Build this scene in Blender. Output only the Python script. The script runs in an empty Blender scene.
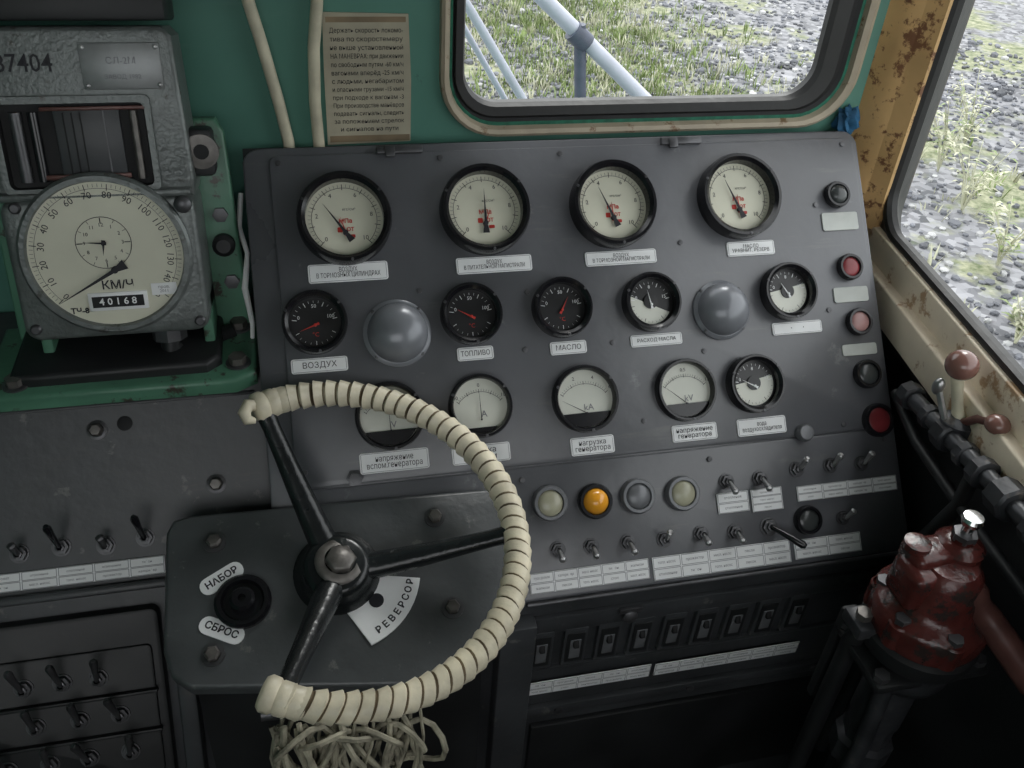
import bpy, bmesh, math, random
from mathutils import Vector, Matrix
random.seed(7)
rad=math.radians
scene=bpy.context.scene
COL=bpy.context.collection

# ------------------------------------------------------------------ materials
def mat(name,col,rough=0.5,metal=0.0,nscale=30.0,namt=0.25,bump=0.0,bscale=None,chip=None,chip_scale=8.0,chip_lo=0.62,spec=0.5,coat=0.0,streak=None):
    m=bpy.data.materials.new(name); m.use_nodes=True
    nt=m.node_tree; nt.nodes.clear(); N=nt.nodes.new; L=nt.links.new
    out=N("ShaderNodeOutputMaterial"); p=N("ShaderNodeBsdfPrincipled"); L(p.outputs[0],out.inputs[0])
    tc=N("ShaderNodeTexCoord")
    n1=N("ShaderNodeTexNoise"); n1.inputs["Scale"].default_value=nscale; n1.inputs["Detail"].default_value=6
    L(tc.outputs["Object"],n1.inputs["Vector"])
    r=N("ShaderNodeValToRGB"); r.color_ramp.elements[0].position=0.3; r.color_ramp.elements[1].position=0.7
    a=[c*(1-namt) for c in col]; b=[min(1,c*(1+namt)) for c in col]
    r.color_ramp.elements[0].color=(*a,1); r.color_ramp.elements[1].color=(*b,1)
    L(n1.outputs["Fac"],r.inputs["Fac"]); last=r.outputs["Color"]
    def over(last,color,scale,lo,wid,stretch=None):
        n2=N("ShaderNodeTexNoise"); n2.inputs["Scale"].default_value=scale; n2.inputs["Detail"].default_value=10; n2.inputs["Roughness"].default_value=0.7
        if stretch:
            mp=N("ShaderNodeMapping"); mp.inputs["Scale"].default_value=stretch; mp.inputs["Rotation"].default_value=(0,0,0.3); L(tc.outputs["Object"],mp.inputs["Vector"]); L(mp.outputs[0],n2.inputs["Vector"])
        else: L(tc.outputs["Object"],n2.inputs["Vector"])
        r2=N("ShaderNodeValToRGB"); r2.color_ramp.elements[0].position=lo; r2.color_ramp.elements[1].position=lo+wid
        L(n2.outputs["Fac"],r2.inputs["Fac"])
        mx=N("ShaderNodeMix"); mx.data_type='RGBA'; L(r2.outputs["Color"],mx.inputs["Factor"]); L(last,mx.inputs["A"]); mx.inputs["B"].default_value=(*color,1)
        return mx.outputs["Result"]
    if chip: last=over(last,chip,chip_scale,chip_lo,0.05)
    if streak: last=over(last,streak,10,0.60,0.12,(0.6,4,4))
    L(last,p.inputs["Base Color"])
    rr=N("ShaderNodeMapRange"); rr.inputs["To Min"].default_value=max(0.02,rough*0.75); rr.inputs["To Max"].default_value=min(1,rough*1.25)
    L(n1.outputs["Fac"],rr.inputs["Value"]); L(rr.outputs["Result"],p.inputs["Roughness"])
    p.inputs["Metallic"].default_value=metal
    p.inputs["Specular IOR Level"].default_value=spec
    p.inputs["Coat Weight"].default_value=coat
    p.inputs["Coat Roughness"].default_value=0.15
    if bump:
        n3=N("ShaderNodeTexNoise"); n3.inputs["Scale"].default_value=bscale or nscale*3; n3.inputs["Detail"].default_value=4
        L(tc.outputs["Object"],n3.inputs["Vector"])
        bp=N("ShaderNodeBump"); bp.inputs["Strength"].default_value=bump; bp.inputs["Distance"].default_value=0.002
        L(n3.outputs["Fac"],bp.inputs["Height"]); L(bp.outputs["Normal"],p.inputs["Normal"])
    return m
M={}
M["panel"]=mat("panel_grey_paint",(0.098,0.101,0.110),0.30,0,6,0.22,0.22,50,chip=(0.17,0.175,0.18),chip_scale=17,chip_lo=0.64,spec=0.65,streak=(0.135,0.135,0.135))
M["panel_dk"]=mat("panel_dark_paint",(0.048,0.051,0.055),0.42,0,9,0.35,0.3,60,chip=(0.12,0.12,0.115),chip_scale=24,chip_lo=0.62,streak=(0.075,0.07,0.065))
M["vdark"]=mat("grimy_black_metal",(0.014,0.015,0.016),0.5,0,14,0.4,0.2)
M["plate"]=mat("pedestal_grey_paint",(0.078,0.083,0.086),0.34,0,12,0.28,0.4,70,chip=(0.16,0.16,0.155),chip_scale=34,chip_lo=0.62,spec=0.6)
M["black"]=mat("black_gloss_plastic",(0.010,0.010,0.012),0.2,0,20,0.2)
M["blackm"]=mat("black_matte",(0.010,0.010,0.011),0.7,0,20,0.2)
M["blackpaint"]=mat("black_gloss_paint",(0.012,0.014,0.015),0.22,0,20,0.2,0.5,60,chip=(0.08,0.08,0.08),chip_scale=35,chip_lo=0.66)
M["face"]=mat("gauge_face_cream_white",(0.68,0.67,0.54),0.5,0,12,0.08)
M["face2"]=mat("meter_face_grey_white",(0.68,0.69,0.61),0.4,0,12,0.08)
M["faceblk_shade"]=mat("gauge_face_black_and_shade",(0.014,0.014,0.015),0.35,0,30,0.3)  # dial black; on half-white dials it also paints in the ring's shadow
M["label"]=mat("label_white",(0.84,0.85,0.85),0.4,0,25,0.05)
M["labelc"]=mat("label_cream",(0.46,0.48,0.45),0.4,0,25,0.15)
M["ink"]=mat("ink_black",(0.015,0.015,0.02),0.6)
M["ink2"]=mat("ink_grey",(0.18,0.18,0.20),0.6)
M["red"]=mat("red_ink",(0.48,0.03,0.02),0.5)
M["redlens"]=mat("red_lens",(0.21,0.03,0.035),0.3)
M["pinklens"]=mat("pink_lens",(0.38,0.21,0.20),0.3)
M["amber"]=mat("amber_lens",(0.88,0.38,0.03),0.15,0,20,0.1,coat=0.5)
M["cream_lens"]=mat("cream_lens",(0.38,0.37,0.27),0.2)
M["dklens"]=mat("dark_lens",(0.05,0.055,0.055),0.2)
M["steel"]=mat("worn_steel",(0.42,0.42,0.42),0.35,0.85,30,0.3,0.1)
M["steeld"]=mat("dark_steel",(0.10,0.10,0.105),0.4,0.6,30,0.35,0.2)
M["pipe"]=mat("pipe_grimy_grey",(0.045,0.047,0.052),0.38,0.3,30,0.4,0.4,70,chip=(0.12,0.11,0.10),chip_scale=30,chip_lo=0.62)
M["hubsteel"]=mat("hub_nut_steel",(0.15,0.14,0.13),0.42,0.55,60,0.4,0.4,90)
M["ringgrey"]=mat("ring_grey",(0.16,0.165,0.175),0.32,0.2,30,0.2)
M["dome"]=mat("dome_grey_paint",(0.21,0.22,0.24),0.24,0.1,30,0.12)
M["tape"]=mat("cream_tape",(0.68,0.62,0.47),0.40,0,30,0.24,0.35,120)
M["tapedk"]=mat("tape_seam_dirt",(0.14,0.105,0.06),0.7,0,60,0.3)
M["inst"]=mat("instrument_hammered_silver",(0.150,0.165,0.160),0.36,0.35,60,0.18,0.45,220,chip=(0.07,0.07,0.06),chip_scale=28,chip_lo=0.61)
M["instplate"]=mat("aluminium_plate",(0.26,0.27,0.27),0.4,0.5,60,0.1)
M["green"]=mat("green_enamel",(0.085,0.215,0.14),0.38,0,10,0.25,0.4,60,chip=(0.045,0.04,0.03),chip_scale=30,chip_lo=0.565)
M["wallgreen"]=mat("wall_teal_green_paint",(0.085,0.225,0.175),0.45,0,4,0.18,0.25,30,chip=(0.055,0.11,0.09),chip_scale=12,chip_lo=0.64,streak=(0.11,0.25,0.2))
M["felt"]=mat("green_felt",(0.025,0.15,0.095),0.9,0,80,0.3,0.6,200)
M["tan"]=mat("tan_trim_paint",(0.40,0.34,0.25),0.5,0,20,0.2,0.3,80,chip=(0.2,0.12,0.06),chip_scale=30,chip_lo=0.57)
M["post"]=mat("post_ochre_chipped",(0.62,0.39,0.17),0.42,0,10,0.2,0.4,60,chip=(0.19,0.085,0.04),chip_scale=38,chip_lo=0.535)
M["sill"]=mat("sill_cream_paint",(0.78,0.68,0.53),0.45,0,12,0.14,0.3,60,chip=(0.42,0.27,0.15),chip_scale=20,chip_lo=0.56)
M["rubber"]=mat("black_rubber",(0.014,0.014,0.014),0.5,0,30,0.3,0.2)
M["cable"]=mat("cream_cable",(0.60,0.56,0.42),0.5,0,30,0.2)
M["paper"]=mat("aged_paper",(0.38,0.35,0.26),0.7,0,14,0.22)
M["paperedge"]=mat("paper_edge_brown",(0.24,0.18,0.11),0.7,0,20,0.3)
M["valve"]=mat("maroon_paint",(0.085,0.020,0.017),0.24,0,25,0.4,0.6,90,chip=(0.03,0.022,0.02),chip_scale=40,chip_lo=0.54)
M["valvedk"]=mat("brown_rod",(0.115,0.050,0.042),0.35,0.1,25,0.3,0.3,80)
M["knob"]=mat("brown_ball_knob",(0.22,0.11,0.09),0.2,0,25,0.2,coat=0.4)
M["chrome"]=mat("polished_steel",(0.7,0.7,0.7),0.15,1.0,30,0.1)
M["rope"]=mat("frayed_rope",(0.30,0.28,0.21),0.8,0,60,0.5,0.4)
M["blue"]=mat("blue_rag",(0.02,0.10,0.20),0.8,0,40,0.4)
M["rail"]=mat("handrail_pale_paint",(0.50,0.51,0.60),0.4,0,12,0.12)
M["raild"]=mat("handrail_dark",(0.08,0.09,0.13),0.5)
M["stone"]=mat("ballast_stone",(0.155,0.16,0.18),0.8,0,2.0,0.65,0.3,30)
M["stonel"]=mat("pale_stone",(0.45,0.45,0.45),0.8,0,3,0.3)
M["grass"]=mat("grass_blades",(0.19,0.25,0.085),0.6,0,1.5,0.4)
M["straw"]=mat("dry_weed",(0.46,0.46,0.33),0.7,0,3,0.3)
M["floorm"]=mat("floor_linoleum",(0.03,0.027,0.025),0.6,0,8,0.3)
M["ceilm"]=mat("ceiling_cream_paint",(0.5,0.5,0.45),0.6,0,8,0.1)

# ------------------------------------------------------------------ mesh builder
class B:
    def __init__(s): s.v=[]; s.f=[]; s.m=[]; s.mats=[]
    def mi(s,k):
        if k not in s.mats: s.mats.append(k)
        return s.mats.index(k)
    def raw(s,vs,fs,k,Mx=None):
        o=len(s.v); i=s.mi(k) if isinstance(k,str) else None
        for p in vs: s.v.append(tuple((Mx@Vector(p)) if Mx is not None else p))
        for n,f in enumerate(fs):
            s.f.append(tuple(a+o for a in f)); s.m.append(i if i is not None else s.mi(k[n]))
    def bm(s,bm,k,Mx=None):
        bm.verts.index_update()
        s.raw([v.co.copy() for v in bm.verts],[[v.index for v in f.verts] for f in bm.faces],k,Mx); bm.free()
    def box(s,Mx,c,size,k,bev=0.0,seg=2):
        bm=bmesh.new(); bmesh.ops.create_cube(bm,size=1,matrix=Matrix.Translation(c)@Matrix.Diagonal((*size,1)))
        if bev: bmesh.ops.bevel(bm,geom=bm.edges[:],offset=bev,segments=seg,affect='EDGES',profile=0.5)
        s.bm(bm,k,Mx)
    def prism(s,Mx,poly,z0,z1,k,bev=0.0,seg=2):
        bm=bmesh.new(); vs=[bm.verts.new((p[0],p[1],z0)) for p in poly]
        f=bm.faces.new(vs); f.normal_update()
        r=bmesh.ops.extrude_face_region(bm,geom=[f])
        nv=[e for e in r['geom'] if isinstance(e,bmesh.types.BMVert)]
        for v in nv: v.co.z=z1
        bmesh.ops.recalc_face_normals(bm,faces=bm.faces[:])
        if bev:
            es=[e for e in bm.edges if abs(e.verts[0].co.z-z1)<1e-7 and abs(e.verts[1].co.z-z1)<1e-7]
            bmesh.ops.bevel(bm,geom=es,offset=bev,segments=seg,affect='EDGES',profile=0.5)
        s.bm(bm,k,Mx)
    def lathe(s,Mx,prof,k,seg=32,a0=0.0,sx=1.0):
        vs=[];fs=[];ks=[]
        idx=[]
        for (r,z) in prof:
            if r<1e-6: idx.append([len(vs)]); vs.append((0,0,z))
            else:
                idx.append(list(range(len(vs),len(vs)+seg)))
                for i in range(seg):
                    a=a0+2*math.pi*i/seg; vs.append((r*math.cos(a)*sx,r*math.sin(a),z))
        for j in range(len(prof)-1):
            A,C=idx[j],idx[j+1]; kk=k if isinstance(k,str) else k[j]
            for i in range(seg):
                i2=(i+1)%seg
                if len(A)==1 and len(C)==1: continue
                if len(A)==1: f=(A[0],C[i2],C[i])
                elif len(C)==1: f=(A[i],A[i2],C[0])
                else: f=(A[i],A[i2],C[i2],C[i])
                fs.append(f); ks.append(kk)
        s.raw(vs,fs,ks,Mx)
    def tube(s,pts,r,k,seg=10,Mx=None,flat=1.0):
        pts=[Vector(p) for p in pts]; n=len(pts)
        rs=r if isinstance(r,(list,tuple)) else [r]*n
        vs=[];fs=[]
        T=(pts[1]-pts[0]).normalized(); up=Vector((0,0,1)) if abs(T.z)<0.9 else Vector((1,0,0))
        X=(up-T*up.dot(T)).normalized()
        for i in range(n):
            if i==0: T=(pts[1]-pts[0])
            elif i==n-1: T=pts[-1]-pts[-2]
            else: T=pts[i+1]-pts[i-1]
            T.normalize(); X=(X-T*X.dot(T)).normalized(); Y=T.cross(X)
            for j in range(seg):
                a=2*math.pi*j/seg; vs.append(pts[i]+X*math.cos(a)*rs[i]*flat+Y*math.sin(a)*rs[i])
        for i in range(n-1):
            for j in range(seg):
                j2=(j+1)%seg; fs.append((i*seg+j,i*seg+j2,(i+1)*seg+j2,(i+1)*seg+j))
        fs.append(tuple(range(seg))[::-1]); fs.append(tuple((n-1)*seg+j for j in range(seg)))
        s.raw(vs,fs,k,Mx)
    def band(s,LA,LB,k,Mx=None):
        n=len(LA); vs=list(LA)+list(LB)
        s.raw(vs,[(i,(i+1)%n,n+(i+1)%n,n+i) for i in range(n)],k,Mx)
    def text(s,Mx,txt,size,k,ax='CENTER',line=0.95,sx=1.0,bold=0.0,fit=None):
        cu=bpy.data.curves.new("tmp","FONT"); cu.body=txt; cu.size=size; cu.align_x=ax; cu.align_y='CENTER'; cu.space_line=line; cu.resolution_u=2
        if bold: cu.offset=bold
        o=bpy.data.objects.new("tmp",cu); COL.objects.link(o)
        dg=bpy.context.evaluated_depsgraph_get(); me=o.evaluated_get(dg).to_mesh()
        if fit and len(me.vertices):
            w=max(v.co.x for v in me.vertices)-min(v.co.x for v in me.vertices)
            if w>fit: sx=fit/w
        s.raw([(v.co.x*sx,v.co.y,v.co.z) for v in me.vertices],[tuple(p.vertices) for p in me.polygons],k,Mx)
        o.evaluated_get(dg).to_mesh_clear()
        bpy.data.objects.remove(o); bpy.data.curves.remove(cu)
    def obj(s,name,parent=None,sharp=38,loc=None):
        me=bpy.data.meshes.new(name)
        v=s.v
        if loc is None and v:
            xs=[p[0] for p in v]; ys=[p[1] for p in v]; zs=[p[2] for p in v]
            loc=Vector(((min(xs)+max(xs))/2,(min(ys)+max(ys))/2,(min(zs)+max(zs))/2))
        me.from_pydata([(p[0]-loc[0],p[1]-loc[1],p[2]-loc[2]) for p in v],[],s.f)
        for k in s.mats: me.materials.append(M[k])
        me.polygons.foreach_set("material_index",s.m)
        me.polygons.foreach_set("use_smooth",[True]*len(s.f))
        me.update()
        me.set_sharp_from_angle(angle=rad(sharp))
        o=bpy.data.objects.new(name,me); o.location=loc; COL.objects.link(o)
        if parent: o.parent=parent
        return o

def frame(org,tilt,u=0,v=0,n=0,rot=0.0):
    t=rad(tilt); U=Vector((1,0,0)); V=Vector((0,math.sin(t),math.cos(t))); N=Vector((0,-math.cos(t),math.sin(t)))
    p=Vector(org)+U*u+V*v+N*n
    m=Matrix((U,V,N)).transposed().to_4x4(); m.translation=p
    return m@Matrix.Rotation(rad(rot),4,'Z') if rot else m
def PA(u,v,n=0.0,rot=0): return frame((0,0,0),42,u,v,n,rot)          # main sloping panel
OC=(-0.225,-0.091,-0.079)
def PC(u,v,n=0.0,rot=0): return frame(OC,70,u,v,n,rot)                # controller plate
def PE(u,v,n=0.0,rot=0): return frame((0,0.0297,-0.0268),42,u,v,n,rot)# left console slope
def PF(u,v,n=0.0,rot=0): return frame((-0.505,-0.097,-0.167),30,u,v,n,rot)
def PD(x,z,n=0.0,rot=0): return frame((0,-0.165,0),0,x,z,n,rot)       # lower front, vertical
YW=0.231
def PW(x,z,n=0.0,rot=0): return frame((0,YW,0),0,x,z,n,rot)           # front wall
IO=(-0.432,0.074,0.162)
def PI(u,v,n=0.0,rot=0): return frame(IO,15,u,v,n,rot)                # speedometer
CX,CY=0.578,0.231
_a=rad(8)
def PS(s,z,n=0.0):   # right wall: local x towards the rear, y up, z into the cab
    U=Vector((-math.sin(_a),-math.cos(_a),0)); V=Vector((0,0,1)); N=U.cross(V)
    m=Matrix((U,V,N)).transposed().to_4x4(); m.translation=Vector((CX,CY,0))+U*s+V*z+N*n
    return m
def rrect(x0,x1,y0,y1,r,n=6,z=None):
    P=[]
    for cx,cy,a0 in ((x1-r,y1-r,0),(x0+r,y1-r,90),(x0+r,y0+r,180),(x1-r,y0+r,270)):
        for i in range(n+1):
            a=rad(a0+90*i/n); q=(cx+r*math.cos(a),cy+r*math.sin(a)); P.append(q if z is None else (*q,z))
    return P
def rot2(m,deg): return m@Matrix.Rotation(rad(deg),4,'Z')
def tr(m,x,y,z=0): return m@Matrix.Translation((x,y,z))

# ------------------------------------------------------------------ desk
def profile_x(b,x0,x1,yz,k):
    n=len(yz); vs=[(x0,y,z) for y,z in yz]+[(x1,y,z) for y,z in yz]
    fs=[(i,(i+1)%n,n+(i+1)%n,n+i) for i in range(n)]+[tuple(range(n))[::-1],tuple(range(n,2*n))]
    b.raw(vs,fs,k)
ct,st=math.cos(rad(42)),math.sin(rad(42))
def pt(v,n): return (st*v-ct*n, ct*v+st*n)
b=B()
profile_x(b,-0.290,0.505,[pt(0.285,-0.022),pt(0.285,-0.004),pt(-0.262,-0.004),(-0.172,-0.215),(-0.165,-0.215),(-0.165,-0.90),(0.225,-0.90),(0.225,0.212)],"panel_dk")
b.prism(PA(0,0,-0.006),rrect(-0.290,0.505,-0.262,0.300,0.02),-0.016,0.004,"panel",0.003)
b.prism(PA(0,0,-0.002),rrect(-0.260,0.497,-0.0985,0.289,0.010),0,0.0035,"panel",0.0015)
b.prism(PA(0,0,-0.002),rrect(-0.030,0.497,-0.258,-0.1010,0.005),0,0.0030,"panel",0.0012)
b.prism(PA(0,0,-0.002),rrect(-0.260,-0.031,-0.258,-0.1010,0.005),0,0.0028,"panel",0.0012)
b.box(PA(0,0),(0.24,-0.2615,0.001),(0.50,0.004,0.010),"steeld",0.001)
for u in (-0.108,0.251):
    b.box(PA(u,0.291,0.004),(0,0,0),(0.055,0.010,0.007),"steeld",0.002)
    b.box(PA(u-0.012,0.288,0.007),(0,0,0),(0.012,0.014,0.006),"steeld",0.002)
b.box(PD(0,0),(0.245,-0.245,0.003),(0.50,0.030,0.008),"panel_dk",0.002)
b.box(PD(0,0),(0.245,-0.335,0.002),(0.50,0.006,0.006),"panel_dk",0.001)
b.box(PD(0,0),(0.245,-0.425,0.004),(0.50,0.020,0.010),"panel_dk",0.002)
b.box(PD(0,0),(0.245,-0.56,0.004),(0.46,0.20,0.010),"vdark",0.003)
b.box(PD(0,0),(-0.020,-0.50,0.010),(0.045,0.56,0.030),"panel_dk",0.003)
for x in (0.05,0.24,0.43): b.lathe(PD(x,-0.425,0.009),[(0.006,0),(0.006,0.003),(0,0.005)],"steeld",12)
b.lathe(PD(0.125,-0.243,0.007),[(0.010,0),(0.010,0.006),(0.007,0.009),(0,0.010)],"steeld",18)
b.box(PD(0.125,-0.232,0.008),(0,0,0.002),(0.030,0.008,0.004),"steeld",0.001)
for (u,v) in [(-0.25,0.28),(-0.06,0.28),(0.09,0.28),(0.48,0.28),(-0.25,-0.08),(0.03,0.11),(0.235,0.16),(0.43,0.20),(-0.10,0.12),(0.25,0.02),(0.02,0.04),(0.131,0.04),(-0.07,-0.06),(0.16,-0.06),(0.43,-0.09),(0.0,-0.115),(0.24,-0.115),(0.485,-0.115),(0.43,0.06)]:
    b.lathe(PA(u,v,0.001),[(0.0035,0),(0.0033,0.002),(0,0.0026)],"steeld",10)
desk=b.obj("control_desk")

def label(name,Mx,w,h,txt="",size=0.0075,m="label",line=0.80,frame_=True):
    b=B(); b.prism(Mx,rrect(-w/2,w/2,-h/2,h/2,min(0.003,h/4),3),0,0.0016,m,0.0004,1)
    if frame_:
        z=0.00175; t=0.0005
        for x,y,a,c in ((0,h/2-0.0014,w-0.004,t),(0,-h/2+0.0014,w-0.004,t),(w/2-0.0018,0,t,h-0.004),(-w/2+0.0018,0,t,h-0.004)):
            b.raw([(x-a/2,y-c/2,z),(x+a/2,y-c/2,z),(x+a/2,y+c/2,z),(x-a/2,y+c/2,z)],[(0,1,2,3)],"ink2",Mx)
    if txt: b.text(tr(Mx,0,0,0.0020),txt,size,"ink",line=line,fit=w*0.80)
    return b.obj(name)
S0=0.0016
for (u,v,w,h,t,sz) in [(-0.181,0.147,0.092,0.022,"ВОЗДУХ\nВ ТОРМОЗНЫХ ЦИЛИНДРАХ",0.0078),(-0.007,0.146,0.093,0.020,"ВОЗДУХ\nВ ПИТАТЕЛЬНОЙ МАГИСТРАЛИ",0.0070),
    (0.154,0.145,0.093,0.018,"ВОЗДУХ\nВ ТОРМОЗНОЙ МАГИСТРАЛИ",0.0066),(0.330,0.147,0.066,0.019,"МАСЛО\nУРАВНИТ. РЕЗЕРВ.",0.0066),
    (-0.223,0.041,0.064,0.017,"ВОЗДУХ",0.0095),(-0.041,0.040,0.044,0.016,"ТОПЛИВО",0.0086),(0.074,0.038,0.046,0.016,"МАСЛО",0.0086),
    (0.188,0.039,0.068,0.015,"РАСХОД МАСЛА",0.0062),(0.381,0.040,0.070,0.016,"•         •",0.0060),
    (-0.148,-0.077,0.080,0.024,"напряжение\nвспом.генератора",0.0096),(-0.046,-0.079,0.070,0.022,"зарядка\nбатареи",0.0095),
    (0.091,-0.083,0.055,0.022,"нагрузка\nгенератора",0.0090),(0.224,-0.080,0.060,0.021,"напряжение\nгенератора",0.0086),(0.315,-0.081,0.067,0.022,"вода\nвоздухоохладителя",0.0080)]:
    label("label_plate",PA(u,v,S0),w,h,t,sz)
for (u,v,w,h) in [(0.462,0.176,0.052,0.024),(0.464,0.078,0.050,0.020),(0.466,0.005,0.050,0.015)]:
    label("label_plate",PA(u,v,S0),w,h,"","",m="labelc",frame_=False)
WORDS=["топл. насос","масл. насос","пуск дизеля","прожектор","вентилятор","жалюзи","песок","освещение","тифон","отопление","калорифер","автомат","резерв","стоп"]
def strip(fn,u0,u1,v0,v1,n,rows=1,name="label_strip",k="label"):
    b=B(); w=(u1-u0); h=v1-v0; Mx=fn((u0+u1)/2,(v0+v1)/2)
    b.box(Mx,(0,0,0.0008),(w,h,0.0018),k,0.0004,1)
    for i in range(n):
        cx=-w/2+w*(i+0.5)/n
        for r in range(rows):
            cy=-h/2+h*(r+0.5)/rows; a=w/n*0.94; c=h/rows*0.88; z=0.0019; t=0.0006
            for x,y,p,q in ((cx,cy+c/2,a,t),(cx,cy-c/2,a,t),(cx+a/2,cy,t,c),(cx-a/2,cy,t,c)):
                b.raw([(x-p/2,y-q/2,z),(x+p/2,y-q/2,z),(x+p/2,y+q/2,z),(x-p/2,y+q/2,z)],[(0,1,2,3)],"ink2",Mx)
            b.text(tr(Mx,cx,cy,0.0020),random.choice(WORDS),min(0.0048,c*0.42),"ink2",line=0.8,fit=a*0.68)
    return b.obj(name)
fS=lambda u,v:PA(u,v,S0)
strip(fS,-0.004,0.145,-0.250,-0.226,5,2)
strip(fS,0.150,0.333,-0.254,-0.226,5,2)
strip(fS,0.339,0.432,-0.252,-0.228,2,2)
strip(fS,0.352,0.494,-0.181,-0.162,4,2)
strip(fS,0.243,0.285,-0.184,-0.159,1,2)
strip(fS,0.289,0.331,-0.187,-0.159,1,3)
strip(lambda x,z:PD(x,z,0.006),0.004,0.174,-0.384,-0.358,5,2)
strip(lambda x,z:PD(x,z,0.006),0.180,0.392,-0.384,-0.360,6,2)
strip(lambda u,v:PE(u,v,0.001),-0.600,-0.413,-0.176,-0.156,5,2)

# ------------------------------------------------------------------ gauges
def gbody(b,Mx,R,h=0.016,face="face",fr=0.84):
    b.lathe(Mx,[(R*0.90,-0.001),(R,-0.001),(R,h*0.75),(R*0.965,h),(R*0.90,h),(R*fr,h*0.80),(R*fr,0.0025),(0,0.0025)],["black"]*6+[face],48)
    for a in (35,155,275):
        m=rot2(Mx,a); b.lathe(tr(m,R*0.94,0,h),[(0.0018,-0.001),(0.0018,0.0008),(0,0.001)],"steeld",8)
def ticks(b,Mx,cx,cy,r,a0,a1,n,ln,w,k,z=0.0030,major=5):
    for i in range(n+1):
        a=rad(a0+(a1-a0)*i/n); l=ln*(1.5 if i%major==0 else 0.8); c,s=math.cos(a),math.sin(a)
        p=Vector((cx+r*c,cy+r*s,z)); q=Vector((cx+(r-l)*c,cy+(r-l)*s,z)); nn=Vector((-s,c,0))*w*(0.8 if i%major==0 else 0.4)
        b.raw([p+nn,p-nn,q-nn,q+nn],[(0,1,2,3)],k,Mx)
def arc(b,Mx,cx,cy,r,w,a0,a1,k,z=0.003,n=28):
    vs=[];fs=[]
    for i in range(n+1):
        a=rad(a0+(a1-a0)*i/n); vs+= [(cx+r*math.cos(a),cy+r*math.sin(a),z),(cx+(r+w)*math.cos(a),cy+(r+w)*math.sin(a),z)]
    for i in range(n): fs.append((2*i,2*i+1,2*i+3,2*i+2))
    b.raw(vs,fs,k,Mx)
def needle(b,Mx,cx,cy,ang,ln,tail,w,k="ink",z=0.006,wt=None):
    m=rot2(tr(Mx,cx,cy,z),ang); wt=wt or w*1.8
    b.prism(m,[(ln,0),(0,w),(-tail,wt),(-tail,-wt),(0,-w)],0,0.0009,k)
    b.lathe(tr(Mx,cx,cy,0.003),[(w*1.8,0),(w*1.8,0.0045),(0,0.0052)],k,14)
def numbers(b,Mx,cx,cy,r,a0,a1,vals,size,k="ink",z=0.0031,rotd=False):
    n=len(vals)-1
    for i,t in enumerate(vals):
        a=a0+(a1-a0)*i/n; m=tr(Mx,cx+r*math.cos(rad(a)),cy+r*math.sin(rad(a)),z)
        if rotd: m=rot2(m,a-90)
        b.text(m,t,size,k)
for (u,v,ang) in [(-0.180,0.209,124),(-0.013,0.212,88),(0.149,0.211,112),(0.319,0.2135,112)]:
    b=B(); R=0.0545; Mx=PA(u,v,S0); gbody(b,Mx,R,0.021,fr=0.825)
    arc(b,Mx,0,0,0.0375,0.0006,-45,225,"ink")
    ticks(b,Mx,0,0,0.042,225,-45,40,0.0045,0.0005,"ink")
    numbers(b,Mx,0,0,0.032,225,-45,["0","2","4","6","8","10"],0.0075)
    needle(b,Mx,0,-0.016,ang,0.042,0.012,0.0017,wt=0.0040)
    b.text(tr(Mx,0.006,0.012,0.0031),"кгс/см²",0.0045,"ink")
    b.prism(tr(Mx,-0.006,-0.012,0.0028),rrect(-0.003,0.003,-0.003,0.003,0.001,2),0,0.0004,"red")
    b.prism(tr(Mx,0.008,-0.020,0.0028),rrect(-0.004,0.003,-0.002,0.002,0.001,2),0,0.0004,"red")
    b.text(tr(Mx,0.001,-0.002,0.0031),"МПа",0.0072,"red",bold=0.0002)
    b.text(tr(Mx,0.006,-0.012,0.0031),"ОТ",0.0062,"red",bold=0.0002)
    needle(b,Mx,0,-0.016,ang-20,0.020,0.004,0.0010,"red",0.0045)
    b.obj("pressure_gauge")
for (u,v,kind,ang) in [(-0.224,0.090,0,200),(-0.042,0.087,0,150),(0.070,0.087,0,60),(0.185,0.086,1,100),(0.372,0.087,2,120),(0.310,-0.027,2,150)]:
    b=B(); R=0.037; Mx=PA(u,v,S0); gbody(b,Mx,R,0.017,"faceblk_shade",0.80)
    if kind:
        if kind==1: pol=[(R*0.74*math.cos(rad(a)),R*0.74*math.sin(rad(a))) for a in range(160,331,10)]
        else: pol=[(R*0.74*math.cos(rad(a)),R*0.74*math.sin(rad(a))) for a in range(180,381,10)]
        b.prism(tr(Mx,0,0,0.0026),pol,0,0.0004,"face2")  # white lower plate; the black left above it is painted ring shadow
        ticks(b,Mx,0,0,R*0.70,190,350,14,0.003,0.0004,"ink",0.0032)
        b.lathe(tr(Mx,0,0.001,0.003),[(0.009,0),(0.009,0.002),(0,0.0025)],"faceblk_shade",20)
    ink="label"
    ticks(b,Mx,0,0,R*0.70,170,10,12,0.0035,0.0005,ink,0.0032,4)
    if kind==0: ticks(b,Mx,0,0,R*0.70,330,210,8,0.003,0.0004,ink,0.0032,4)
    numbers(b,Mx,0,0,R*0.52,160,20,["0","50","100"] if kind==0 else ["0","8","15"],0.0060,ink,0.0033)
    needle(b,Mx,0,-0.003,ang,R*0.5,0.005,0.0009,"red" if kind==0 else "label",0.005)
    if kind==0: b.text(tr(Mx,0.0,-0.014,0.0032),"°C",0.007,"red")
    b.obj("temperature_gauge")
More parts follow.
